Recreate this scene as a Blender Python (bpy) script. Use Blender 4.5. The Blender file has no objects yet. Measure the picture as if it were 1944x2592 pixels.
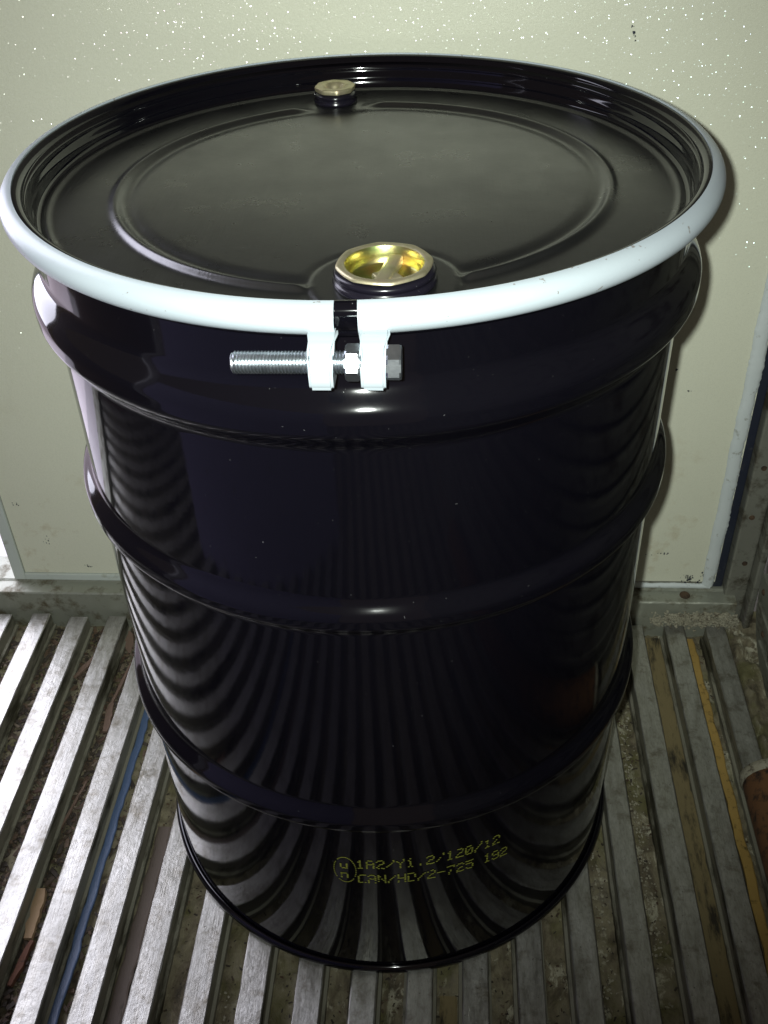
import bpy, bmesh, math, random
import numpy as np
from mathutils import Vector, Matrix
random.seed(7); rng = np.random.default_rng(7)
S = bpy.context.scene; C = S.collection
R = math.radians; PI = math.pi

# ---------------------------------------------------------------- camera
CAM = Vector((0.08076, -0.89904, 1.16782)); P_, Y_, RO_ = 0.66689, -0.08186, -0.0405
fw = Vector((math.sin(Y_)*math.cos(P_), math.cos(Y_)*math.cos(P_), -math.sin(P_)))
rt = fw.cross(Vector((0, 0, 1))).normalized(); up = rt.cross(fw)
rt2 = math.cos(RO_)*rt + math.sin(RO_)*up; up2 = -math.sin(RO_)*rt + math.cos(RO_)*up
rot = Matrix((rt2, up2, -fw)).transposed()
cd = bpy.data.cameras.new('camera'); cam = bpy.data.objects.new('camera', cd); C.objects.link(cam)
cam.matrix_world = Matrix.Translation(CAM) @ rot.to_4x4()
cd.sensor_fit = 'VERTICAL'; cd.sensor_height = 24.0; cd.lens = 24.0*2606.12/2592
cd.clip_start = 0.01; cd.clip_end = 60
S.camera = cam
S.view_settings.view_transform = 'Standard'; S.view_settings.look = 'None'
S.view_settings.exposure = 0.0; S.view_settings.gamma = 1.0

# ---------------------------------------------------------------- light
W = bpy.data.worlds.new('World'); S.world = W; W.use_nodes = True
W.node_tree.nodes['Background'].inputs[0].default_value = (0.95, 0.72, 0.58, 1)
W.node_tree.nodes['Background'].inputs[1].default_value = 0.10

def area(name, loc, target, sx, sy, radiance, col, spread=180):
    l = bpy.data.lights.new(name, 'AREA'); l.shape = 'RECTANGLE'; l.size = sx; l.size_y = sy
    l.energy = radiance*sx*sy*PI; l.color = col; l.spread = R(spread)
    o = bpy.data.objects.new(name, l); C.objects.link(o)
    o.location = loc; o.rotation_euler = (Vector(target)-Vector(loc)).to_track_quat('-Z', 'Y').to_euler()
    return o
# daylight in the open door to the left of the cream panel: sky above, pale ground below
area('door_opening_sky', (-1.35, 1.00, 1.40), (-0.85, -0.25, 0.85), 1.9, 2.2, 6.0, (0.84, 0.84, 1.0))
area('door_opening_ground', (-1.30, 0.98, 0.08), (-0.80, -1, 0.08), 1.5, 0.75, 0.8, (0.95, 0.82, 1.0))
# the phone's flash, a few centimetres left of its lens
fl = bpy.data.lights.new('camera_flash', 'SPOT'); fl.energy = 57; fl.color = (0.93, 1.0, 0.93)
fl.shadow_soft_size = 0.008; fl.spot_size = R(84); fl.spot_blend = 1.0
flo = bpy.data.objects.new('camera_flash', fl); C.objects.link(flo)
flo.location = CAM - rt2*0.026 + up2*0.012
flo.rotation_euler = (-(fw + up2*0.16)).to_track_quat('Z', 'Y').to_euler()

# ---------------------------------------------------------------- materials
def mat(name):
    m = bpy.data.materials.new(name); m.use_nodes = True
    nt = m.node_tree; b = nt.nodes['Principled BSDF']
    return m, nt, b
def N(nt, t, **k):
    n = nt.nodes.new(t)
    for a, v in k.items():
        if a.startswith('i_'): n.inputs[a[2:].replace('_', ' ')].default_value = v
        else: setattr(n, a, v)
    return n
def coords(nt, sc=(1, 1, 1), obj=False):
    tc = N(nt, 'ShaderNodeTexCoord'); mp = N(nt, 'ShaderNodeMapping'); mp.inputs['Scale'].default_value = sc
    if obj: nt.links.new(tc.outputs['Object'], mp.inputs[0])
    else:
        g = N(nt, 'ShaderNodeNewGeometry'); nt.links.new(g.outputs['Position'], mp.inputs[0])
    return mp.outputs[0]
def noise(nt, vec, scale, detail=4, rough=.55, dist=0):
    n = N(nt, 'ShaderNodeTexNoise'); n.inputs['Scale'].default_value = scale; n.inputs['Detail'].default_value = detail
    n.inputs['Roughness'].default_value = rough; n.inputs['Distortion'].default_value = dist
    nt.links.new(vec, n.inputs['Vector']); return n.outputs['Fac']
def ramp(nt, fac, stops, interp='LINEAR'):
    r = N(nt, 'ShaderNodeValToRGB'); r.color_ramp.interpolation = interp
    e = r.color_ramp.elements
    for i, (p, c) in enumerate(stops):
        c = (c, c, c, 1) if not isinstance(c, (tuple, list)) else tuple(c)+(1,)
        if i < 2: e[i].position = p; e[i].color = c
        else: q = e.new(p); q.color = c
    nt.links.new(fac, r.inputs[0]); return r.outputs[0]
def mix(nt, fac, a, b, mode='MIX'):
    m = N(nt, 'ShaderNodeMix', data_type='RGBA', blend_type=mode)
    for k, v in ((0, fac), (6, a), (7, b)):
        if hasattr(v, 'links'): nt.links.new(v, m.inputs[k])
        else: m.inputs[k].default_value = v if k == 0 else (tuple(v)+(1,))
    return m.outputs[2]
def bump(nt, b, h, strength, dist=.001, prev=None):
    n = N(nt, 'ShaderNodeBump'); n.inputs['Strength'].default_value = strength; n.inputs['Distance'].default_value = dist
    nt.links.new(h, n.inputs['Height'])
    if prev is not None: nt.links.new(prev, n.inputs['Normal'])
    nt.links.new(n.outputs[0], b.inputs['Normal']); return n.outputs[0]
def setp(b, **k):
    for a, v in k.items():
        b.inputs[a.replace('_', ' ')].default_value = v if not isinstance(v, tuple) else v+(1,)

def black_paint(name, rough, col, peel, streak=False):
    m, nt, b = mat(name); v = coords(nt)
    setp(b, Base_Color=col, Roughness=rough)
    b.inputs['IOR'].default_value = 1.48
    dust = ramp(nt, noise(nt, v, 480, 1, .5), [(.795, 0.0), (.82, 1.0)])
    nt.links.new(mix(nt, dust, col, tuple(min(1, c+.08) for c in col)), b.inputs['Base Color'])
    p = bump(nt, b, noise(nt, v, 140, 2, .4), peel, .0004)
    p = bump(nt, b, noise(nt, v, 7, 2, .4), .12, .004, p)
    if streak:
        p = bump(nt, b, noise(nt, v, 520, 2, .5), .08, .0005, p)
        p = bump(nt, b, noise(nt, coords(nt, (460, 16, 1)), 1.0, 1, .5), .14, .0006, p)
        nt.links.new(ramp(nt, noise(nt, v, 22, 4, .6), [(.35, rough*.9), (.7, rough*1.15)]), b.inputs['Roughness'])
    else:
        nt.links.new(ramp(nt, noise(nt, coords(nt), 9, 4, .6), [(.35, rough*.8), (.75, rough*1.35)]), b.inputs['Roughness'])
    return m
M = {}
M['body'] = black_paint('black_gloss_enamel', .070, (.0028, .0026, .0044), .05)
M['lid'] = black_paint('black_satin_enamel', .30, (.0075, .0080, .0080), .16, True); M['lid'].node_tree.nodes['Principled BSDF'].inputs['IOR'].default_value = 2.0
M['rubber'] = black_paint('black_gasket_rubber', .22, (.008, .007, .012), .1)

m, nt, b = mat('white_ring_enamel'); v = coords(nt)
chip = ramp(nt, noise(nt, v, 130, 3, .6), [(.70, 0.), (.715, 1.)])
nt.links.new(mix(nt, chip, mix(nt, noise(nt, v, 14, 3), (.44, .495, .53), (.40, .45, .49)), (.25, .24, .23)), b.inputs['Base Color'])
setp(b, Roughness=.33); bump(nt, b, noise(nt, v, 260, 2), .12, .0005); M['white'] = m

m, nt, b = mat('zinc_steel'); v = coords(nt)
nt.links.new(ramp(nt, noise(nt, v, 120, 3), [(.3, (.40, .44, .47)), (.7, (.56, .60, .63))]), b.inputs['Base Color'])
setp(b, Metallic=1., Roughness=.36); bump(nt, b, noise(nt, v, 500, 2), .15, .0004); M['zinc'] = m

m, nt, b = mat('yellow_zinc'); v = coords(nt)
hue = noise(nt, v, 38, 3, .5, .6)
c = ramp(nt, hue, [(.30, (.34, .50, .16)), (.42, (.52, .56, .22)), (.55, (.60, .53, .22)), (.66, (.62, .36, .20)), (.76, (.34, .52, .24))])
nt.links.new(c, b.inputs['Base Color']); setp(b, Metallic=1., Roughness=.30)
bump(nt, b, noise(nt, v, 240, 3), .2, .0006); M['gold'] = m

m, nt, b = mat('dull_yellow_zinc'); v = coords(nt)
c = ramp(nt, noise(nt, v, 70, 4, .6), [(.30, (.42, .39, .22)), (.5, (.54, .49, .32)), (.7, (.56, .46, .32))])
nt.links.new(c, b.inputs['Base Color']); setp(b, Metallic=.8, Roughness=.42)
bump(nt, b, noise(nt, v, 300, 3), .3, .0006); M['golddull'] = m

# cream gelcoat wall: pebbled, glittering where the flash grazes its facets
m, nt, b = mat('cream_pebbled_panel'); v = coords(nt)
base = mix(nt, noise(nt, v, 5, 4), (.72, .725, .585), (.66, .665, .53))
st = ramp(nt, noise(nt, coords(nt, (1, 1, 1)), 9, 6, .7), [(.56, 0.), (.72, 1.)])
g = N(nt, 'ShaderNodeSeparateXYZ'); nt.links.new(v, g.inputs[0])
low = N(nt, 'ShaderNodeMapRange'); low.inputs[1].default_value = .42; low.inputs[2].default_value = .05; nt.links.new(g.outputs[2], low.inputs[0])
mm = N(nt, 'ShaderNodeMath', operation='MULTIPLY'); nt.links.new(st, mm.inputs[0]); nt.links.new(low.outputs[0], mm.inputs[1])
base = mix(nt, mm.outputs[0], base, (.42, .33, .17))
sp = ramp(nt, noise(nt, v, 95, 3, .7), [(.74, 0.), (.79, .6)])
base = mix(nt, sp, base, (.16, .15, .11))
nt.links.new(base, b.inputs['Base Color']); setp(b, Roughness=.5)
bp = bump(nt, b, noise(nt, v, 300, 2), .30, .0009)
vo = N(nt, 'ShaderNodeTexVoronoi'); vo.inputs['Scale'].default_value = 1050; nt.links.new(v, vo.inputs['Vector'])
sub = N(nt, 'ShaderNodeVectorMath', operation='SUBTRACT'); nt.links.new(vo.outputs['Color'], sub.inputs[0]); sub.inputs[1].default_value = (.5, .5, .5)
scl = N(nt, 'ShaderNodeVectorMath', operation='SCALE'); nt.links.new(sub.outputs[0], scl.inputs[0]); scl.inputs['Scale'].default_value = .75
gn = N(nt, 'ShaderNodeNewGeometry')
ad = N(nt, 'ShaderNodeVectorMath', operation='ADD'); nt.links.new(gn.outputs['Normal'], ad.inputs[0]); nt.links.new(scl.outputs[0], ad.inputs[1])
no = N(nt, 'ShaderNodeVectorMath', operation='NORMALIZE'); nt.links.new(ad.outputs[0], no.inputs[0])
gl = N(nt, 'ShaderNodeBsdfGlossy'); gl.inputs['Roughness'].default_value = .155; nt.links.new(no.outputs[0], gl.inputs['Normal'])
nt.links.new(mix(nt, .35, (.9, .95, .85), vo.outputs['Color']), gl.inputs['Color'])
ms = N(nt, 'ShaderNodeMixShader')
v2o = N(nt, 'ShaderNodeTexWhiteNoise', noise_dimensions='3D'); nt.links.new(vo.outputs['Position'], v2o.inputs['Vector'])
fac = ramp(nt, v2o.outputs['Value'], [(.72, 0.), (.73, .050)], 'CONSTANT'); nt.links.new(fac, ms.inputs[0])
nt.links.new(b.outputs[0], ms.inputs[1]); nt.links.new(gl.outputs[0], ms.inputs[2])
nt.links.new(ms.outputs[0], nt.nodes['Material Output'].inputs[0]); M['wall'] = m

def painted(name, ca, cb, rough, dirt=(.13, .11, .07), da=.60, db=.72, sc=30, metallic=0, vs=(1, 1, 1), bs=.3):
    m, nt, b = mat(name); v = coords(nt, vs)
    d = ramp(nt, noise(nt, v, sc, 6, .68), [(da, 0.), (db, 1.)])
    nt.links.new(mix(nt, d, mix(nt, noise(nt, v, sc*.3, 3), ca, cb), dirt), b.inputs['Base Color'])
    nt.links.new(ramp(nt, d, [(0, rough), (1, .8)]), b.inputs['Roughness'])
    b.inputs['Metallic'].default_value = metallic
    bump(nt, b, noise(nt, v, sc*6, 4, .6), bs, .001); return m
M['frame'] = painted('pale_door_frame', (.56, .60, .55), (.50, .55, .52), .42, (.30, .30, .22), .58, .75)
M['caulk'] = painted('white_sealant', (.66, .70, .70), (.55, .60, .60), .6, (.25, .25, .2), .60, .72, 60)
M['seal'] = painted('blue_black_seal', (.012, .015, .03), (.02, .025, .04), .45, (.05, .05, .05), .6, .7, 60)
M['joint'] = painted('brown_joint_dirt', (.16, .13, .08), (.10, .08, .05), .8)
M['sill'] = painted('weathered_sill_metal', (.34, .35, .29), (.26, .27, .22), .45, (.12, .10, .06), .50, .66, 26, .35, (1, 1, 1), .5)
M['sidemetal'] = painted('weathered_side_metal', (.26, .26, .22), (.19, .19, .16), .5, (.07, .06, .04), .50, .64, 24, .35, (1, .4, 1), .5)
M['rust'] = painted('rust', (.185, .085, .030), (.11, .05, .02), .85, (.02, .012, .008), .5, .65, 60)
M['darkrust'] = painted('dark_rust', (.10, .060, .032), (.055, .035, .022), .85, (.02, .012, .008), .5, .65, 60)
M['crust'] = painted('pale_crust', (.42, .40, .31), (.26, .235, .165), .75, (.11, .09, .06), .52, .64, 110, 0, (1, 1, 1), 1.)
M['yellow'] = painted('yellow_plastic', (.46, .30, .085), (.36, .235, .07), .5, (.10, .07, .02), .55, .68, 80)
M['blue'] = painted('blue_plastic', (.085, .135, .27), (.09, .145, .26), .38, (.05, .06, .08), .64, .78, 50)
M['brownstrip'] = painted('brown_painted_lath', (.125, .095, .075), (.09, .07, .055), .7, (.04, .03, .02), .58, .7, 50, 0, (3, .4, 1))
M['tanwood'] = painted('tan_wood', (.42, .29, .17), (.34, .23, .13), .8, (.10, .06, .03), .60, .72, 60, 0, (2, .5, 1))
M['redwood'] = painted('red_brown_twig', (.17, .075, .045), (.12, .05, .03), .8, (.05, .03, .02), .58, .7, 70)
M['splinter'] = painted('brown_splinter', (.20, .13, .095), (.14, .095, .07), .8, (.06, .04, .02), .58, .7, 70, 0, (3, .4, 1))
M['white_post'] = painted('white_post_metal', (.80, .80, .80), (.75, .75, .76), .5, (.5, .5, .45), .7, .8)  # plain white base colour of the door post
M['dark_wall'] = painted('brown_lining_board', (.15, .11, .10), (.10, .075, .07), .6)
M['upper'] = painted('added_upper_dull', (.16, .15, .12), (.12, .11, .09), .7)  # for the board added out of view above the panel
M['indigo'] = painted('added_board_indigo', (.22, .20, .34), (.18, .16, .29), .8)  # for the added board mirrored in the drum's gloss
M['pale_ground'] = painted('pale_concrete', (.70, .68, .70), (.62, .60, .62), .8)
M['ochre'] = painted('packed_ochre_dirt', (.24, .19, .085), (.17, .135, .07), .8, (.03, .025, .015), .50, .64, 40, 0, (1.5, .35, 1), .7)
M['print'] = painted('yellow_ink', (.30, .31, .04), (.18, .20, .025), .6, (.04, .04, .02), .60, .72, 260)

# aluminium ribs
m, nt, b = mat('worn_aluminium'); v = coords(nt, (1, .22, 1)); v2 = coords(nt)
a = noise(nt, v, 90, 5, .65); d2 = noise(nt, v2, 34, 6, .7)
col = ramp(nt, a, [(.3, (.33, .32, .28)), (.5, (.47, .465, .425)), (.72, (.58, .58, .545))])
spots = ramp(nt, d2, [(.52, 0.), (.68, .85)])
col = mix(nt, spots, col, (.21, .19, .145))
col = mix(nt, ramp(nt, noise(nt, coords(nt, (1, .3, 1)), 420, 3, .7), [(.45, 0.), (.75, .6)]), col, (.24, .23, .20))
sp2 = ramp(nt, noise(nt, v2, 190, 3, .6), [(.66, 0.), (.72, .75)]); col = mix(nt, sp2, col, (.13, .12, .10))
nt.links.new(col, b.inputs['Base Color'])
nt.links.new(ramp(nt, noise(nt, v, 45, 4, .6), [(.3, .34), (.7, .55)]), b.inputs['Roughness'])
b.inputs['Metallic'].default_value = .78
p = bump(nt, b, noise(nt, coords(nt, (1, .06, 1)), 520, 3, .6), .25, .0008)
bump(nt, b, noise(nt, v2, 70, 3, .6), .5, .0014, p); M['alu'] = m
# side faces of the ribs, grimy olive
M['ribside'] = painted('grimy_rib_side', (.34, .33, .27), (.23, .22, .165), .55, (.055, .05, .03), .48, .62, 28, .4, (1, .25, 1), .5)

# channel dirt
m, nt, b = mat('channel_dirt'); v = coords(nt, (1, .45, 1)); v2 = coords(nt)
n1 = noise(nt, v, 34, 7, .68, .4); n2 = noise(nt, v2, 110, 5, .7)
col = ramp(nt, n1, [(.28, (.045, .037, .027)), (.43, (.135, .112, .072)), (.55, (.22, .195, .125)), (.66, (.165, .145, .11)), (.78, (.31, .285, .21))])
g = N(nt, 'ShaderNodeSeparateXYZ'); nt.links.new(v2, g.inputs[0])
mr = N(nt, 'ShaderNodeMapRange'); mr.inputs[1].default_value = -.25; mr.inputs[2].default_value = .05; nt.links.new(g.outputs[0], mr.inputs[0])
crust = ramp(nt, noise(nt, coords(nt, (1, .5, 1)), 42, 6, .72, .6), [(.55, 0.), (.62, 1.)])
mu = N(nt, 'ShaderNodeMath', operation='MULTIPLY'); nt.links.new(crust, mu.inputs[0]); nt.links.new(mr.outputs[0], mu.inputs[1])
col = mix(nt, mu.outputs[0], col, (.42, .40, .30))
moss = ramp(nt, noise(nt, v2, 16, 4, .6), [(.52, 0.), (.66, .65)])
col = mix(nt, moss, col, (.095, .092, .022))
col = mix(nt, ramp(nt, n2, [(.62, 0.), (.7, 1.)]), col, (.02, .015, .01))
nt.links.new(col, b.inputs['Base Color']); setp(b, Roughness=.85)
bump(nt, b, n1, .8, .006, bump(nt, b, n2, .7, .002)); M['dirt'] = m

# debris with colour per flake
m, nt, b = mat('leaf_litter'); oi = N(nt, 'ShaderNodeNewGeometry')
col = ramp(nt, oi.outputs['Random Per Island'], [(0, (.03, .022, .016)), (.3, (.085, .055, .032)), (.52, (.16, .10, .06)), (.68, (.05, .04, .028)), (.84, (.30, .24, .17)), (.93, (.10, .05, .03)), (1., (.33, .33, .30))], 'CONSTANT')
nt.links.new(mix(nt, noise(nt, coords(nt), 200, 3), col, (.04, .03, .02)), b.inputs['Base Color']); setp(b, Roughness=.75); M['litter'] = m

# ---------------------------------------------------------------- helpers
def link(o, parent=None):
    C.objects.link(o)
    if parent is not None: o.parent = parent
    return o
def mesh(name, verts, faces, m, parent=None, smooth=False, loc=None):
    me = bpy.data.meshes.new(name); me.from_pydata([tuple(map(float, p)) for p in verts], [], faces); me.validate()
    bm = bmesh.new(); bm.from_mesh(me); bmesh.ops.recalc_face_normals(bm, faces=bm.faces); bm.to_mesh(me); bm.free()
    if smooth: me.polygons.foreach_set('use_smooth', [True]*len(me.polygons))
    me.materials.append(M[m]); o = bpy.data.objects.new(name, me); link(o, parent)
    if loc: o.location = loc
    return o
def bmobj(name, bm, m, parent=None, smooth=False):
    me = bpy.data.meshes.new(name); bmesh.ops.recalc_face_normals(bm, faces=bm.faces); bm.to_mesh(me); bm.free()
    if smooth: me.polygons.foreach_set('use_smooth', [True]*len(me.polygons))
    me.materials.append(M[m]); return link(bpy.data.objects.new(name, me), parent)
def empty(name, loc=(0, 0, 0)):
    o = bpy.data.objects.new(name, None); o.location = loc; o.empty_display_size = .05; return link(o)
def tag(o, label=None, cat=None, group=None, kind=None):
    if label: o['label'] = label
    if cat: o['category'] = cat
    if group: o['group'] = group
    if kind: o['kind'] = kind
    return o
def box(name, lo, hi, m, parent=None, bevel=.0, seg=2, smooth=False):
    bm = bmesh.new(); bmesh.ops.create_cube(bm, size=1)
    for v in bm.verts:
        v.co = Vector([lo[i] + (v.co[i]+.5)*(hi[i]-lo[i]) for i in range(3)])
    if bevel: bmesh.ops.bevel(bm, geom=bm.edges[:], offset=bevel, segments=seg, affect='EDGES', profile=.6)
    return bmobj(name, bm, m, parent, smooth)
def lathe(name, prof, m, parent=None, seg=192, a0=0, a1=360, closed=True, center=(0, 0), rmod=None, smooth=True, loop=False):
    n = seg if closed else seg+1
    V = []; F = []
    for i in range(n):
        a = R(a0 + (a1-a0)*i/seg)
        for (r, z) in prof:
            rr = rmod(a, r, z) if rmod else r
            V.append((center[0]+rr*math.cos(a), center[1]+rr*math.sin(a), z))
    k = len(prof)
    for i in range(seg):
        j = (i+1) % n
        for q in range(k if loop else k-1):
            q2 = (q+1) % k
            F.append((i*k+q, j*k+q, j*k+q2, i*k+q2))
    if loop and not closed:
        F.append(tuple(range(k))); F.append(tuple(seg*k+q for q in range(k)))
    return mesh(name, V, F, m, parent, smooth)
def edgesplit(o, ang=35):
    md = o.modifiers.new('edges', 'EDGE_SPLIT'); md.split_angle = R(ang); return o

# ---------------------------------------------------------------- floor
PITCH, RX, RW, YE = .0643, -.4148, .0314, .297
floor = empty('floor'); tag(floor, kind='structure')
floor['label'] = 'worn aluminium ribbed truck floor with dirt packed between the ribs'
def vnoise(x, y, s, seed):
    r = np.random.default_rng(seed); g = r.random((257, 257)); x = x*s; y = y*s
    xi = np.floor(x).astype(int); yi = np.floor(y).astype(int); fx = x-xi; fy = y-yi
    fx = fx*fx*(3-2*fx); fy = fy*fy*(3-2*fy); a = lambda i, j: g[i % 257, j % 257]
    return (a(xi, yi)*(1-fx)+a(xi+1, yi)*fx)*(1-fy)+(a(xi, yi+1)*(1-fx)+a(xi+1, yi+1)*fx)*fy
xs = np.concatenate([np.arange(-1.5, -.75, .02), np.arange(-.75, .62, .0042), np.arange(.62, 1.2, .05)])
ys = np.concatenate([np.arange(-1.6, -.62, .03), np.arange(-.62, .34, .0042)])
X, Y = np.meshgrid(xs, ys, indexing='ij')
Z = -.034 + .006*(vnoise(X, Y*.5, 40, 1)-.5) + .006*(vnoise(X, Y, 110, 2)-.5) + .003*(vnoise(X, Y, 230, 3)-.5) + .004*vnoise(X, Y*.5, 60, 5)**3 + np.clip((X-.515)/.012, 0, 1)*(.020+.010*vnoise(X, Y, 55, 9))
nx, ny = X.shape
V = np.stack([X, Y, Z], -1).reshape(-1, 3); idx = np.arange(nx*ny).reshape(nx, ny)
F = np.stack([idx[:-1, :-1], idx[1:, :-1], idx[1:, 1:], idx[:-1, 1:]], -1).reshape(-1, 4)
me = bpy.data.meshes.new('floor_channels'); me.from_pydata(V.tolist(), [], F.tolist()); me.polygons.foreach_set('use_smooth', [True]*len(me.polygons))
me.materials.append(M['dirt']); link(bpy.data.objects.new('floor_channels', me), floor)
# each rib is a box with a rounded top and a grimy web below it
def rib_mesh(k):
    bm = bmesh.new(); w = RW; y0 = -1.6; y1 = YE + random.uniform(-.002, .002)
    n = 90; ysr = [y0 + (y1-y0)*i/n for i in range(n+1)]
    prof = [(-.0040, -.036), (-.0034, -.0245), (.0004, -.0232), (.0006, -.0012), (.0020, 0), (w-.0020, 0), (w-.0006, -.0012), (w-.0004, -.0232), (w+.0034, -.0245), (w+.004, -.036)]
    rows = []
    for y in ysr:
        row = []
        for j, (px, pz) in enumerate(prof):
            jx = random.uniform(-.00035, .00035) if 3 <= j <= 6 else 0; jz = random.uniform(-.0002, .0001) if pz > -.003 else 0
            row.append(bm.verts.new((px+jx, y, pz+jz)))
        rows.append(row)
    for i in range(n):
        for j in range(len(prof)-1):
            f = bm.faces.new((rows[i][j], rows[i+1][j], rows[i+1][j+1], rows[i][j+1]))
            f.material_index = 0 if 3 <= j <= 5 else 1
    f = bm.faces.new(rows[-1]); f.material_index = 1
    me = bpy.data.meshes.new('floor_rib'); bmesh.ops.recalc_face_normals(bm, faces=bm.faces); bm.to_mesh(me); bm.free()
    me.materials.append(M['alu']); me.materials.append(M['ribside']); return me
rms = [rib_mesh(i) for i in range(4)]
for k in range(-15, 15):
    if k == 14: continue
    o = bpy.data.objects.new('floor_rib', rms[k % 4]); link(o, floor); o.location = (RX + PITCH*k + random.uniform(-.0006, .0006), random.uniform(-.003, .003), random.uniform(-.0005, 0)); o.rotation_euler.z = random.uniform(-.0012, .0012)
# last rib by the side wall, half buried in caked dirt
o = bpy.data.objects.new('floor_rib', rms[2]); link(o, floor); o.location.x = RX + PITCH*14

# ---------------------------------------------------------------- back wall (panel, frame, sealant)
YW = .335
wall = empty('wall', (0, YW, 0)); tag(wall, 'cream pebbled bulkhead wall behind the drum, pale frame on its left edge', kind='structure')
SCUFFS = [(.2780, .8720, .0011, .0045, 9, .25), (.4555, .0665, .0045, .0035, 40, .3), (.476, .070, .0010, .010, 18, -.3), (.3850, .445, .0012, .0016, 6), (.4070, .41, .0015, .0010, 5), (-.565, .128, .003, .004, 7), (-.598, .20, .003, .002, 5), (-.505, .075, .0045, .0010, 12, -.35), (.40, .115, .012, .0015, 9)]
def wbox(name, lo, hi, m, bev=.0, parent=wall, smooth=False):
    return box(name, (lo[0], lo[1]-YW, lo[2]), (hi[0], hi[1]-YW, hi[2]), m, parent, bev, 2, smooth)
wbox('wall_panel', (-.617, YW, .0595), (.4985, YW+.04, .995), 'wall')
wbox('added_upper_board', (-.617, YW+.002, .997), (.4985, YW+.04, 1.9), 'upper')  # unseen, added so the front of the lid reflects something darker
# frame on the left and along the bottom left
wbox('door_frame', (-.6365, YW-.004, .0462), (-.6180, YW+.04, 1.9), 'frame', .0015)
wbox('bottom_frame', (-.6180, YW-.0035, .0462), (-.02, YW+.04, .0585), 'frame', .0012)
wbox('frame_joint', (-.6180, YW+.001, .0570), (.0, YW+.03, .0600), 'joint')
wbox('frame_joint', (-.6185, YW+.001, .0600), (-.6165, YW+.03, 1.9), 'joint')
# irregular bead of white sealant down the right edge and along the bottom right
def bead(name, p0, p1, w0, proud, m, parent, n=150, wob=.0016, ax=0, off=(0, YW, 0)):
    V = []; F = []; K = 7
    p0 = Vector(p0); p1 = Vector(p1); s = random.random()*50
    side = Vector((1, 0, 0)) if ax == 0 else Vector((0, 0, 1))
    for i in range(n+1):
        t = i/n; c = p0.lerp(p1, t)
        wl = w0*.5 + wob*(math.sin(t*63+s)*.35+math.sin(t*171+s*2)*.3+random.uniform(-.35, .35))
        wr = w0*.5 + wob*(math.sin(t*41+s)*.5+math.sin(t*133+s)*.45+random.uniform(-.55, .55))
        for q in range(K):
            u = q/(K-1); a = u*PI
            d = -wl if math.cos(a) > 0 else wr
            V.append(c + side*(abs(math.cos(a))*d) + Vector((0, -proud*math.sin(a), 0)) - Vector(off))
    for i in range(n):
        for q in range(K-1): F.append((i*K+q, (i+1)*K+q, (i+1)*K+q+1, i*K+q+1))
    return mesh(name, V, F, m, parent, True)
bead('sealant', (.4880, YW-.0005, .052), (.4880, YW-.0005, 1.9), .020, .0045, 'caulk', wall, 600)
bead('sealant', (-.02, YW-.0005, .0515), (.492, YW-.0005, .0515), .0095, .0045, 'caulk', wall, 200, .0008, 1)
wbox('seal_strip', (.4975, YW+.004, .045), (.5125, YW+.02, 1.9), 'seal', .002)

def scuff(cx, cz, sx, sz, n, ang=0):
    V = []; F = []; ca, sa = math.cos(ang), math.sin(ang)
    for _ in range(n):
        u, w_ = random.gauss(0, sx), random.gauss(0, sz); x, z = cx+u*ca-w_*sa, cz+u*sa+w_*ca; r0 = random.uniform(.0004, .0016); b0 = len(V)
        for k in range(6):
            a = k*PI/3; q = r0*random.uniform(.5, 1.3); V.append((x+q*math.cos(a), -.0006-.0001*random.random(), z+q*1.3*math.sin(a)))
        F.append(tuple(range(b0, b0+6)))
    o = mesh('scuff_mark', V, F, 'seal', wall); return o
for a_ in SCUFFS: scuff(*a_)

# ---------------------------------------------------------------- sill under the wall
sill = empty('sill'); tag(sill, 'dirty metal sill ledge between the ribbed floor and the cream wall', kind='structure')
bm = bmesh.new(); n = 260; prof = [(.3050, -.036), (.3045, .010), (.3045, .0395), (.3062, .0418), (.3300, .0432), (.3345, .0455), (.3900, .0458)]
rows = []
for i in range(n+1):
    x = -1.38 + (.53+1.38)*i/n
    rows.append([bm.verts.new((x, y+random.uniform(-.0003, .0003), z+random.uniform(-.0003, .0003))) for y, z in prof])
for i in range(n):
    for j in range(len(prof)-1): bm.faces.new((rows[i][j], rows[i+1][j], rows[i+1][j+1], rows[i][j+1]))
bmobj('sill_plate', bm, 'sill', sill)
def bolt_head(name, loc, nrm, r, h, m, parent, sides=14):
    bm = bmesh.new(); bmesh.ops.create_cone(bm, cap_ends=True, segments=sides, radius1=r, radius2=r*.72, depth=h)
    bmesh.ops.bevel(bm, geom=[e for e in bm.edges if all(v.co.z > 0 for v in e.verts)], offset=h*.3, segments=2, affect='EDGES')
    o = bmobj(name, bm, m, parent); o.rotation_euler = Vector(nrm).to_track_quat('Z', 'Y').to_euler(); o.location = loc; return o
for x in (-.95, -.28, .452): bolt_head('rusty_bolt', (x, .320, .0440), (0, -.25, 1), .0085, .0030, 'darkrust', sill)
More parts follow.
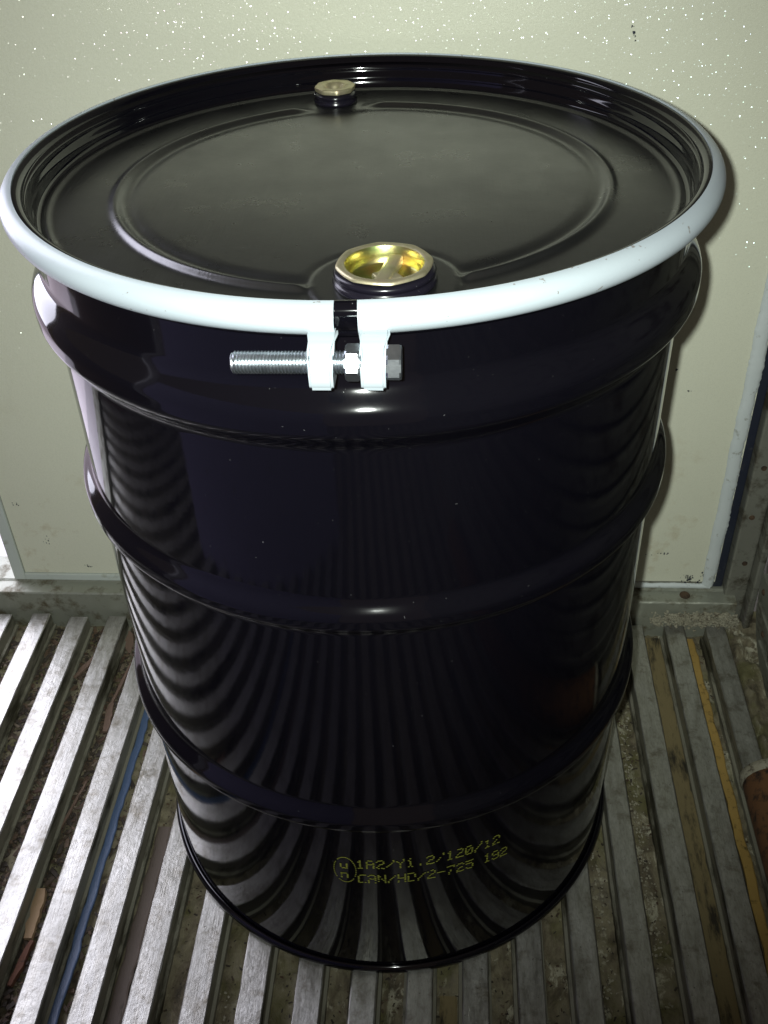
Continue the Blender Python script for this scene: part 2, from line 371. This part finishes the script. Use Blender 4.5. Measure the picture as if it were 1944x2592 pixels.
# pale crust clotted along the right end of the sill
def clods(name, pts, m, parent=None):
    V = []; F = []
    ico = [(0, 0, 1), (.89, 0, .45), (.28, .85, .45), (-.72, .53, .45), (-.72, -.53, .45), (.28, -.85, .45), (.72, .53, -.45), (-.28, .85, -.45), (-.89, 0, -.45), (-.28, -.85, -.45), (.72, -.53, -.45), (0, 0, -1)]
    fi = [(0, 1, 2), (0, 2, 3), (0, 3, 4), (0, 4, 5), (0, 5, 1), (1, 6, 2), (2, 7, 3), (3, 8, 4), (4, 9, 5), (5, 10, 1), (2, 6, 7), (3, 7, 8), (4, 8, 9), (5, 9, 10), (1, 10, 6), (6, 11, 7), (7, 11, 8), (8, 11, 9), (9, 11, 10), (10, 11, 6)]
    for (x, y, z, s, sy, sz) in pts:
        b0 = len(V); an = random.random()*6.28; ca, sa = math.cos(an), math.sin(an)
        for p in ico:
            j = random.uniform(.65, 1.3); a, bb, c = p[0]*s*j, p[1]*s*sy*j, p[2]*s*sz*j
            V.append((x+a*ca-bb*sa, y+a*sa+bb*ca, z+c))
        F += [tuple(b0+q for q in f) for f in fi]
    return mesh(name, V, F, m, parent)
pts = []
for i in range(800):
    x = .40 + .135*random.random()**.8; y = .300+random.gauss(0, .004); z = random.choice([random.uniform(-.004, .008), random.uniform(.006, .024)])
    pts.append((x, y, z, random.uniform(.0008, .0028), random.uniform(.7, 1.8), random.uniform(.3, .8)))
for i in range(160):
    x = random.uniform(.42, .52); pts.append((x, .298+random.gauss(0, .003), random.uniform(.012, .024), random.uniform(.001, .003), 1.4, .6))
cr = clods('crust', pts, 'crust', sill); tag(cr, kind='stuff')

# ---------------------------------------------------------------- corner post and side wall on the right
post = empty('corner_post', (.53, YW, 0)); tag(post, 'weathered grey metal angle in the right corner beside the black seal', 'corner post')
def pb(name, lo, hi, m, par, org, bev=.001): return box(name, [lo[i]-org[i] for i in range(3)], [hi[i]-org[i] for i in range(3)], m, par, bev)
po = (.53, YW, 0)
pb('angle_face', (.5135, .322, -.03), (.5460, .372, 1.9), 'sidemetal', post, po, .003)
pb('angle_flange', (.5463, .300, -.03), (.5570, .360, 1.9), 'sidemetal', post, po, .003)
for z in (.11, .20, .29, .40, .52, .66):
    bolt_head('rivet', (.5300+random.uniform(-.003, .003)-po[0], .3208-YW, z), (0, -1, 0), .0045, .003, 'darkrust', post, 10)
side = empty('side_wall', (.56, 0, 0)); tag(side, 'grimy ribbed metal side wall at the right edge of the floor', kind='structure')
so = (.56, 0, 0)
pb('side_panel', (.580, -1.6, -.03), (.60, .45, 1.9), 'sidemetal', side, so)
bm = bmesh.new(); out = [(-1.6, -.012), (.150, -.012), (.185, -.010), (.215, -.002), (.240, .010), (.262, .026), (.280, .050), (.2890, .085), (.2900, .118), (-1.6, .118)]
A = [bm.verts.new((-.0080, y, z)) for y, z in out]; Bv = [bm.verts.new((.0060, y, z)) for y, z in out]
bm.faces.new(A); bm.faces.new(Bv)
for i in range(len(out)):
    j = (i+1) % len(out); bm.faces.new((A[i], A[j], Bv[j], Bv[i]))
bmobj('kick_plate', bm, 'sidemetal', side)
pb('kick_rail', (.5475, -1.6, .060), (.5525, .2700, .078), 'sidemetal', side, so, .002)
pb('kick_rail', (.5475, -1.6, .020), (.5525, .2350, .034), 'sidemetal', side, so, .002)
for i, z in enumerate((.125, .175, .225, .275, .325, .375, .425, .475, .525)):
    r_ = pb('side_rail', (.5560, -1.6, z), (.5800, .2960-.002*i, z+.032), 'sidemetal', side, so, .005)
for z, y in ((.048, .232), (.048, .10), (.048, -.05), (.098, .27), (.141, .275), (.191, .27), (.241, .268)):
    bolt_head('rivet', (-.0085 if z < .11 else -.0042, y, z), (-1, 0, 0), .006, .004, 'darkrust', side, 10)

# left side of the truck body, seen only in the drum's gloss
lw = empty('left_wall', (-1.38, 0, 0)); tag(lw, kind='structure')
box('lining_board', (-.04, -.62, -.03), (0, YW-.01, .95), 'dark_wall', lw)
box('door_post', (-.03, -.70, -.03), (.01, -.625, 2.1), 'white_post', lw, .004)

gnd = box('outside_ground', (-2.4, .40, -.35), (-.64, 2.4, -.30), 'pale_ground'); tag(gnd, kind='structure')
# unseen indigo board, added to give the drum's gloss its dim indigo patch
pp = Vector((-.84, -.52, 0)); pq = Vector((-.14, -1.10, 0)); dd = (pq-pp).normalized(); pn = Vector((-dd.y, dd.x, 0))
part = box('added_indigo_board', (0, -.04, -.03), ((pq-pp).length, 0, 1.15), 'indigo', None, .01); part.location = pp; part.rotation_euler.z = math.atan2(dd.y, dd.x); tag(part, kind='structure')

# ---------------------------------------------------------------- the drum
drum = empty('steel_drum'); tag(drum, 'glossy black open head steel drum with white bolted closing ring standing on the ribbed floor', 'drum')
B = .2865
def body_r(z):
    r = B
    def step(d, a, w):   # flat a, cosine ramp w
        d = abs(d)
        return 1. if d < a else (0. if d > a+w else .5+.5*math.cos(PI*(d-a)/w))
    r += .0108*step(z-.5722, .0035, .0180) + .0108*step(z-.2928, .0035, .0180)
    if z >= .768: r += .0145*step(z-.768, .004, .030)
    else: r += .0145*step(z-.768, .004, .026)
    return r
zs = []
z = .012
while z < .8335:
    zs.append(z); near = min(abs(z-.5722), abs(z-.2928), abs(z-.768))
    z += .0016 if near < .04 else .012
prof = [(body_r(z), z) for z in zs] + [(B, .8335), (.2880, .8375)]
for i in range(9):    # top curl
    a = PI*1.25 - i*PI/6.4 if False else -PI*.5 + i*PI/8
    prof.append((.2925+.0048*math.cos(a), .8420+.0048*math.sin(a)))
def wobble(a, r, z): return r + .00025*math.sin(3*a+z*9) + .00012*math.sin(7*a-z*21)
lathe('drum_body', prof, 'body', drum, 320, rmod=wobble)
# bottom chime
pc = [(B-.001, .0150), (B+.0012, .0125)]
for i in range(13):
    a = PI*.55 - i*PI*1.1/12; pc.append((B+.0012+.0052*math.cos(a), .0066+.0062*math.sin(a)))
pc += [(B-.004, .0005), (B-.008, .004)]
lathe('bottom_chime', pc, 'body', drum, 320)
lathe('bottom_plate', [(.0, .008), (B-.002, .008)], 'body', drum, 96)

# lid: curl, countersink with steps, deck, swaged ridge broken by the bung bosses
BX, BY = .0315, -.2060; SX, SY = -.0455, .2290
DZ = .8330
lid = empty('lid_tmp'); bpy.data.objects.remove(lid)
def sm(x, a, b_): t = max(0, min(1, (x-a)/(b_-a))); return t*t*(3-2*t)
def lid_z(r, a):
    x, y = r*math.cos(a), r*math.sin(a)
    db = math.hypot(x-BX, y-BY); ds = math.hypot(x-SX, y-SY)
    ridge = math.exp(-((r-.2165)/.0050)**2)*.0040 - math.exp(-((r-.2055)/.0070)**2)*.0016
    step = .0012*(1-sm(r, .200, .214))
    dish = -.0015*math.exp(-(r/.10)**2)
    k = sm(db, .052, .066) * sm(ds, .030, .055)
    h = (ridge + step)*k + dish
    h += .0024*(1-sm(db, .0535, .0575)) + .0012*(1-sm(ds, .022, .034))
    if r > .262: h += .0022*math.exp(-((r-.2745)/.003)**2)
    return DZ + h
NR, NA = 250, 560
V = [(0, 0, lid_z(0, 0))]; F = []
RM = .2790
for i in range(1, NR+1):
    r = RM*i/NR
    for j in range(NA):
        a = 2*PI*j/NA; V.append((r*math.cos(a), r*math.sin(a), lid_z(r, a)))
for j in range(NA): F.append((0, 1+j, 1+(j+1) % NA))
for i in range(NR-1):
    for j in range(NA):
        p = 1+i*NA; F.append((p+j, p+NA+j, p+NA+(j+1) % NA, p+(j+1) % NA))
lid = mesh('lid', V, F, 'lid', drum, True)
wallp = [(RM, lid_z(RM, 0)), (.2815, DZ+.0006), (.2832, DZ+.003), (.2838, DZ+.008), (.2846, DZ+.0125), (.2862, DZ+.0140), (.2866, DZ+.0185), (.2872, DZ+.0250)]
for i in range(12):
    a = PI*1.0 - i*PI*1.15/11; wallp.append((.2945+.0072*math.cos(a), .8565+.0074*math.sin(a)))
wallp += [(.3005, .8450), (.2955, .8425)]
lathe('lid_rim', wallp, 'body', lid, 320)

# closing ring: C section band, open at the front between the lugs
GA, GB = -89.15, -86.25
cp = []
for i in range(25):
    a = R(86 - i*(86+118)/24); cp.append((.2950+.0128*math.cos(a), .8533+.0118*math.sin(a)))
inner = []
for i in range(25):
    a = R(-118 + i*(86+118)/24); inner.append((.2950+.0113*math.cos(a), .8533+.0103*math.sin(a)))
ring = lathe('closing_ring', cp+inner, 'white', drum, 400, GB, GA+360, closed=False, loop=True)
edgesplit(ring, 50)
# lugs: tongues welded under the band, rounded on top, carrying the bolt
def lug(x0, x1):
    bm = bmesh.new(); w = x1-x0; xc = (x0+x1)/2
    # side outline (y,z), widening into the ring at its top
    out = [(-.3000, .8480), (-.3080, .8490), (-.3170, .8478), (-.3260, .8450), (-.3320, .8390), (-.3345, .8310), (-.3335, .8215), (-.3310, .8180), (-.3130, .8165), (-.3085, .8180), (-.3060, .8260), (-.3040, .8380), (-.2990, .8440)]
    def wd(y, z): return w/2 + (.0022 if z > .8455 else .0006 if z > .842 else 0)*(1 if y > -.322 else .4)
    L = [bm.verts.new((xc-wd(y, z), y, z)) for y, z in out]; Rr = [bm.verts.new((xc+wd(y, z), y, z)) for y, z in out]
    bm.faces.new(L); bm.faces.new(Rr)
    for i in range(len(out)):
        j = (i+1) % len(out); bm.faces.new((L[i], L[j], Rr[j], Rr[i]))
    bmesh.ops.recalc_face_normals(bm, faces=bm.faces)
    bmesh.ops.bevel(bm, geom=bm.edges[:], offset=.0019, segments=3, affect='EDGES', clamp_overlap=True)
    bmesh.ops.triangulate(bm, faces=[f for f in bm.faces if len(f.verts) > 4])
    o = bmobj('lug', bm, 'white', ring, True); edgesplit(o, 40); return o
lug(-.0108, .0050); lug(.0228, .0388)
# bolt along X
BYc, BZc = -.3235, .8352
def bolt_rod():
    V = []; F = []; K = 40; x0, x1 = -.0615, .0240; pitch = .0022; n = int((x1-x0)/pitch*8)
    for i in range(n+1):
        x = x0+(x1-x0)*i/n
        for k in range(K):
            a = 2*PI*k/K; ph = ((x-x0)/pitch - k/K) % 1; tri = abs(ph*2-1)
            r = .0066 + .0011*tri - (.0016*max(0, 1-(x-x0)/.002))
            V.append((x, BYc+r*math.cos(a), BZc+r*math.sin(a)))
    for i in range(n):
        for k in range(K): F.append((i*K+k, i*K+(k+1) % K, (i+1)*K+(k+1) % K, (i+1)*K+k))
    F.append(tuple(range(K)))
    o = mesh('bolt_shank', V, F, 'zinc', ring, True); edgesplit(o, 30)
bolt_rod()
def hexpr(name, x0, x1, r, m, rot=0., cham=.0012):
    bm = bmesh.new(); V0 = []
    secs = [(x0, r*.90), (x0+cham, r), (x1-cham, r), (x1, r*.90)]
    rows = []
    for x, rr in secs:
        row = []
        for k in range(24):
            a = 2*PI*k/24; hexr = r*math.cos(PI/6)/math.cos(((a) % (PI/3))-PI/6)
            q = min(hexr, rr if rr < r else 9); row.append(bm.verts.new((x, BYc+q*math.cos(a+rot), BZc+q*math.sin(a+rot))))
        rows.append(row)
    for i in range(3):
        for k in range(24): bm.faces.new((rows[i][k], rows[i][(k+1) % 24], rows[i+1][(k+1) % 24], rows[i+1][k]))
    bm.faces.new(rows[0]); bm.faces.new(rows[-1]); o = bmobj(name, bm, m, ring, True); edgesplit(o, 25); return o
hexpr('nut', .0128, .0222, .0122, 'zinc', R(4)); hexpr('bolt_head', .0392, .0488, .0122, 'zinc', R(22))
lathe('washer', [(0, 0), (0, 0)], 'zinc', ring, 3).name = 'tmpw'; bpy.data.objects.remove(bpy.data.objects['tmpw'])

# bungs on the lid
def oct_r(a, r, rot, n=8, soft=.55):
    q = math.cos(PI/n)/math.cos(((a-rot) % (2*PI/n))-PI/n); return r*(1-soft+soft*q)
def octmod(cx, rot, thr, soft=.5):
    return lambda a, r, z: oct_r(a, r, rot, 8, soft) if r > thr else r
# large bung: black gasketed neck and gold plug with deep cup and tommy bar
lathe('bung_gasket', [(.0300, DZ+.001), (.0375, DZ+.0020), (.0385, DZ+.0045), (.0372, DZ+.0068), (.0350, DZ+.0078), (.0366, DZ+.0092), (.0376, DZ+.0112), (.0366, DZ+.0133), (.0340, DZ+.0142), (.0290, DZ+.0142)], 'rubber', lid, 96, center=(BX, BY))
T = DZ+.0178
rimp = [(.0320, DZ+.0140), (.0348, DZ+.0150), (.0360, T-.0022), (.0356, T-.0006), (.0342, T), (.0305, T+.0002), (.0290, T-.0008)]
edgesplit(lathe('bung_flange', rimp, 'golddull', lid, 96, center=(BX, BY), rmod=octmod(0, R(10), .0315)), 60)
pr = [(.0290, T-.0008), (.0280, T-.0030), (.0272, T-.0080), (.0266, T-.0125), (.0250, T-.0140), (.0120, T-.0143), (0, T-.0143)]
bp_ = lathe('large_bung', pr, 'gold', lid, 96, center=(BX, BY), rmod=octmod(0, R(10), .0315)); edgesplit(bp_, 60)
bp_['label'] = 'large yellow zinc plated bung with a deep cup'
ob = box('tommy_bar', (-.0055, -.0262, 0), (.0055, .0262, .0085), 'golddull', lid, .0028, 3, True); ob.location = (BX+.002, BY+.001, T-.0145); ob.rotation_euler.z = R(-12)
ob.name = 'bung_crossbar'
ob = box('bung_crossbar', (-.009, -.009, 0), (.009, .009, .006), 'golddull', lid, .0025, 3, True); ob.location = (BX+.002, BY-.004, T-.0143); ob.rotation_euler.z = R(30)
# small bung at the back
lathe('bung_gasket', [(.0180, DZ+.0005), (.0225, DZ+.0012), (.0232, DZ+.0040), (.0205, DZ+.0062), (.0218, DZ+.0075), (.0224, DZ+.0095), (.0214, DZ+.0112), (.0180, DZ+.0125)], 'rubber', lid, 64, center=(SX, SY))
T2 = DZ+.0180
sb = lathe('small_bung', [(.0190, DZ+.0120), (.0212, DZ+.0130), (.0220, T2-.0014), (.0214, T2-.0003), (.0205, T2), (.0130, T2-.0003), (.0118, T2-.0010), (.0095, T2-.0050), (.0085, T2-.0065), (0, T2-.0065)], 'golddull', lid, 64, center=(SX, SY), rmod=octmod(0, R(12), .0185, .85))
edgesplit(sb, 50); sb['label'] = 'small dull brass coloured eight sided bung at the back of the lid'

# printed marking in dot matrix dashes
G = {'1': "00100 01100 00100 00100 00100 00100 01110", '2': "01110 10001 00001 00110 01000 10000 11111", '0': "01110 10001 10011 10101 11001 10001 01110",
     'A': "01110 10001 10001 11111 10001 10001 10001", '/': "00001 00001 00010 00100 01000 10000 10000", 'Y': "10001 10001 01010 00100 00100 00100 00100",
     '.': "00000 00000 00000 00000 00000 00100 00100", 'C': "11111 10000 10000 10000 10000 10000 11111", 'N': "10001 11001 10101 10101 10011 10001 10001",
     'H': "10001 10001 10001 11111 10001 10001 10001", 'D': "11110 10001 10001 10001 10001 10001 11110", '-': "00000 00000 00000 11111 00000 00000 00000",
     '7': "11111 00001 00010 00100 00100 01000 01000", '5': "11111 10000 11110 00001 00001 10001 01110", '9': "01110 10001 10001 01111 00001 10001 01110",
     'u': "00000 00000 10001 10001 10001 10001 01111", 'n': "00000 00000 11110 10001 10001 10001 10001", ' ': "00000 "*7}
V = []; F = []
def dash(az, zc, w=.0012, h=.00085):
    a = R(az); b0 = len(V); rr = B+.00035+.00025
    ca, sa = math.cos(a), math.sin(a)
    V.append((rr*ca, rr*sa, zc))
    for k in range(8):
        t = 2*PI*k/8; da = w*math.cos(t)/B; V.append(((rr-.0002)*math.cos(a+da), (rr-.0002)*math.sin(a+da), zc+h*math.sin(t)))
    for k in range(8): F.append((b0, b0+1+k, b0+1+(k+1) % 8))
def char(c, az, zc, w=1.42, hgt=.0150):
    for j, row in enumerate(G[c].split()):
        for i, bit in enumerate(row):
            if bit == '1' and random.random() > .09:
                dash(az+(i-2)*w/4*1.0+random.uniform(-.03, .03), zc+(3-j)*hgt/6.6+random.uniform(-.00045, .00045)+(i-2)*.00008)
a0, a1 = -91.9, -62.4
for i, c in enumerate('1A2/Y1.2/120/12'): char(c, a0+(a1-a0)*i/14, .2150+.0035*i/14)
for i, c in enumerate('CAN/HD/2-725'): char(c, -91.7+(a1-a0)*i/14*1.0, .1888+.0030*i/14)
for i, c in enumerate('192'): char(c, -64.4+2.0*i, .1915-.0006*i)
cz, caz = .2030, -95.2
for k in range(40):
    t = 2*PI*k/40
    if random.random() > .06: dash(caz+2.35*math.cos(t), cz+.0225*math.sin(t), .0009, .0008)
char('u', caz-.2, cz+.0090, 1.3, .0125); char('n', caz-.2, cz-.0085, 1.3, .0125)
tx = mesh('printed_marking', V, F, 'print', drum, False)
tx['label'] = 'yellow dot printed code on the lower band of the drum'

# small dull yellow block below the ring at the right
ax = R(-7)
clip = box('clip', (-.002, -.004, -.007), (.001, .004, .006), 'golddull', drum, .0008); clip.location = (.2935*math.cos(ax), .2935*math.sin(ax), .836); clip.rotation_euler.z = ax

# ---------------------------------------------------------------- loose things in the channels
def c_y(i, n): return i/n*3.3
def strip(name, pts, w, h, m, label, cat, z0=-.030, n=60, wob=.0006):
    V = []; F = []; t0 = [Vector(p) for p in pts]
    for i in range(n+1):
        u = i/n*(len(t0)-1); k = min(int(u), len(t0)-2); c = t0[k].lerp(t0[k+1], u-k) + Vector((.0009*math.sin(c_y(i, n)*17+w*900)+.0005*math.sin(c_y(i, n)*41), 0, 0))
        jl, jr = random.uniform(-wob, wob), random.uniform(-wob, wob)
        for (a, b_) in ((-w/2+jl, 0), (-w/2+jl, h*.8), (-w/2+w*.12+jl, h), (w/2-w*.12+jr, h), (w/2+jr, h*.8), (w/2+jr, 0)):
            V.append((c.x+a, c.y, c.z+b_))
    for i in range(n):
        for q in range(6): F.append((i*6+q, (i+1)*6+q, (i+1)*6+(q+1) % 6, i*6+(q+1) % 6))
    F.append(tuple(range(6))); F.append(tuple(n*6+q for q in range(6)))
    org = t0[0].copy(); V = [tuple(Vector(v)-org) for v in V]
    o = mesh(name, V, F, m); o.location = org; return tag(o, label, cat)
strip('yellow_strip', [(.4645, .292, -.030), (.4660, .1, -.030), (.4675, -.12, -.029), (.4670, -.35, -.030), (.468, -.9, -.030)], .0125, .005, 'yellow', 'long yellow plastic strip lying in the channel near the right side wall', 'plastic strip')
strip('blue_strip', [(-.3745, .20, -.029), (-.3750, -.05, -.029), (-.3738, -.3, -.028), (-.3735, -1.0, -.029)], .0112, .004, 'blue', 'long blue plastic strip lying in a floor channel left of the drum', 'plastic strip')
strip('brown_lath', [(-.3010, -.085, -.029), (-.3030, -.4, -.028), (-.3030, -1.0, -.029)], .0185, .005, 'brownstrip', 'long flat dull brown lath in the channel nearest the drum on its left', 'lath')
for x_, ya, yb, w_ in ((.4045, .296, -1.0, .0270), (.2110, -.36, -1.0, .0250), (.2800, -.33, -1.0, .0150), (.0840, -.30, -1.0, .0200)):
    o = strip('packed_dirt', [(x_, ya, -.0335), (x_+.0006, (ya+yb)/2, -.033), (x_, yb, -.0335)], w_, .005, 'ochre', None, None, n=80, wob=.0012); o.parent = floor
def chipobj(name, x, y, z, lx, ly, h, rz, m, label, cat, taper=.3, seed=1, tilt=0):
    rr = random.Random(seed); n = 7; V = []
    L = []; 
    for i in range(n+1):
        t = i/n; ww = lx/2*(1-taper*abs(2*t-1)**2)*rr.uniform(.85, 1.1); L.append((t*ly-ly/2, ww, rr.uniform(-.1, .1)*lx))
    F = []
    for (yy, ww, o_) in L:
        V += [(-ww+o_, yy, 0), (-ww*.9+o_, yy, h), (ww*.9+o_, yy, h*rr.uniform(.8, 1.)), (ww+o_, yy, 0)]
    for i in range(n):
        for q in range(4): F.append((i*4+q, (i+1)*4+q, (i+1)*4+(q+1) % 4, i*4+(q+1) % 4))
    F += [(0, 1, 2, 3), tuple(n*4+q for q in range(4))]
    o = mesh(name, V, F, m); o.location = (x, y, z); o.rotation_euler = (tilt, 0, rz); return tag(o, label, cat)
chipobj('wood_chip', -.4385, -.218, -.029, .0150, .068, .008, R(3), 'tanwood', 'pale tan wooden chip lying in a channel at the lower left', 'wood chip', .25, 3)
chipobj('red_twig', -.4350, -.283, -.029, .0080, .058, .007, R(-8), 'redwood', 'reddish brown stub just below the pale wood chip', 'twig', .3, 4)
chipobj('wood_splinter', -.4325, .105, -.029, .0110, .055, .004, R(4), 'splinter', 'flat red brown splinter in the third channel from the wall corner', 'splinter', .3, 5)
chipobj('wood_splinter', -.4305, .170, -.029, .0050, .090, .004, R(-6), 'splinter', 'thin brown splinter above the flat one, near the sill', 'splinter', .5, 6)
chipobj('wood_splinter', -.4390, -.055, -.029, .0045, .085, .004, R(-10), 'splinter', 'long thin splinter in the litter left of the drum', 'splinter', .5, 7)
chipobj('dry_leaf', -.440, .262, -.026, .0150, .045, .0012, R(10), 'splinter', 'curled dry brown leaf in front of the sill left of the drum', 'leaf', .8, 8, R(12))
chipobj('bark_piece', -.498, .205, -.028, .0090, .050, .004, R(-25), 'splinter', 'brown bark piece between the second and third rib ends', 'bark', .5, 9)
chipobj('blue_scrap', .2050, -.372, -.027, .0028, .030, .0012, R(-2), 'blue', 'tiny bright blue plastic scrap in the channel below the drum', 'scrap', .3, 10)
t_ = strip('dark_twig', [(.3350, -.345, -.024), (.3325, -.37, -.022), (.3330, -.44, -.024)], .0038, .003, 'seal', 'thin black twig in the channel at the lower right', 'twig', n=12)

# rusty pipe lying along the side wall
pipe = empty('rusty_pipe', (.5030, -.022, .0365)); tag(pipe, 'rust brown pipe with a pale frayed rim lying beside the side wall', 'pipe')
def cyl_y(name, prof, m, par, seg=40):
    V = []; F = []; k = len(prof)
    for i in range(seg):
        a = 2*PI*i/seg
        for (r, y) in prof:
            j = 1+random.uniform(-.012, .012); V.append((r*j*math.cos(a), y, r*j*math.sin(a)))
    for i in range(seg):
        for q in range(k-1): F.append((i*k+q, ((i+1) % seg)*k+q, ((i+1) % seg)*k+q+1, i*k+q+1))
    return mesh(name, V, F, m, par, True)
cyl_y('pipe_wall', [(.0, -.014), (.026, -.013), (.030, -.006), (.033, -.002), (.0345, -.010)]+[(.0345, -.010-.03*i) for i in range(1, 30)], 'rust', pipe)
cyl_y('frayed_rim', [(.0300, .0005), (.0340, .0035), (.0372, .001), (.0375, -.006), (.0355, -.013)], 'crust', pipe, 60)

# small litter: nobody could count it
def litter(n, xf, yf, zf, sf, name, m='litter', flat=.35):
    V = []; F = []
    for _ in range(n):
        x, y = xf(), yf(); s = sf(); an = random.random()*PI; l = s*random.uniform(1, 3.2); h = s*flat*random.uniform(.4, 1.5); tl = random.uniform(-.5, .5)
        z = zf(); ca, sa = math.cos(an), math.sin(an); b0 = len(V)
        for (a, bb, c) in ((-1, -1, 0), (1, -.7, 0), (.8, 1, 0), (-.9, .8, 0), (-.8, -.8, 1), (.8, -.6, 1), (.6, .8, 1), (-.7, .6, 1)):
            px, py = a*s*random.uniform(.7, 1.2), bb*l*random.uniform(.7, 1.2); V.append((x+px*ca-py*sa, y+px*sa+py*ca, z+c*h+bb*l*tl*.4))
        F += [tuple(b0+q for q in f) for f in ((0, 1, 5, 4), (1, 2, 6, 5), (2, 3, 7, 6), (3, 0, 4, 7), (4, 5, 6, 7), (3, 2, 1, 0))]
    return mesh(name, V, F, m)
def chan_x(k): return RX+RW+PITCH*k+random.uniform(.002, PITCH-RW-.002)
def lx():
    k = random.choices([-7, -6, -5, -4, -3, -2, -1, 0], [1, 1, 1, 2, 3, 4, 4, .7])[0]; return chan_x(k)
l1 = litter(6500, lx, lambda: random.uniform(-.55, .295), lambda: -.031+random.uniform(-.002, .004), lambda: random.choice([.0007, .001, .0014, .0022, .0034]), 'leaf_litter')
tag(l1, 'dark leaf litter and grit filling the floor channels on the left', 'litter', kind='stuff')
l2 = litter(2600, lambda: chan_x(random.choice([1, 2, 3, 4, 5, 6, 7, 8, 9, 10, 11, 12, 13])), lambda: random.uniform(-.6, .295), lambda: -.032+random.uniform(-.002, .002), lambda: random.choice([.0006, .0009, .0013]), 'grit')
tag(l2, 'crumbs of dirt and corrosion in the floor channels right of and below the drum', 'grit', kind='stuff')
pts = []
for kk, n_, ya, yb in ((11, 620, -.45, .28), (10, 150, -.3, .0), (5, 70, -.55, -.36), (3, 60, -.55, -.3), (7, 60, -.55, -.38)):
    for _ in range(n_):
        pts.append((RX+RW+PITCH*kk+random.gauss(.013, .005), random.uniform(ya, yb), -.0325, random.uniform(.0006, .0022), random.uniform(.7, 1.4), random.uniform(.4, .9)))
tag(clods('corrosion_crust', pts, 'crust'), 'pale flaky corrosion crust clotted in the channels around the drum', 'crust', kind='stuff')
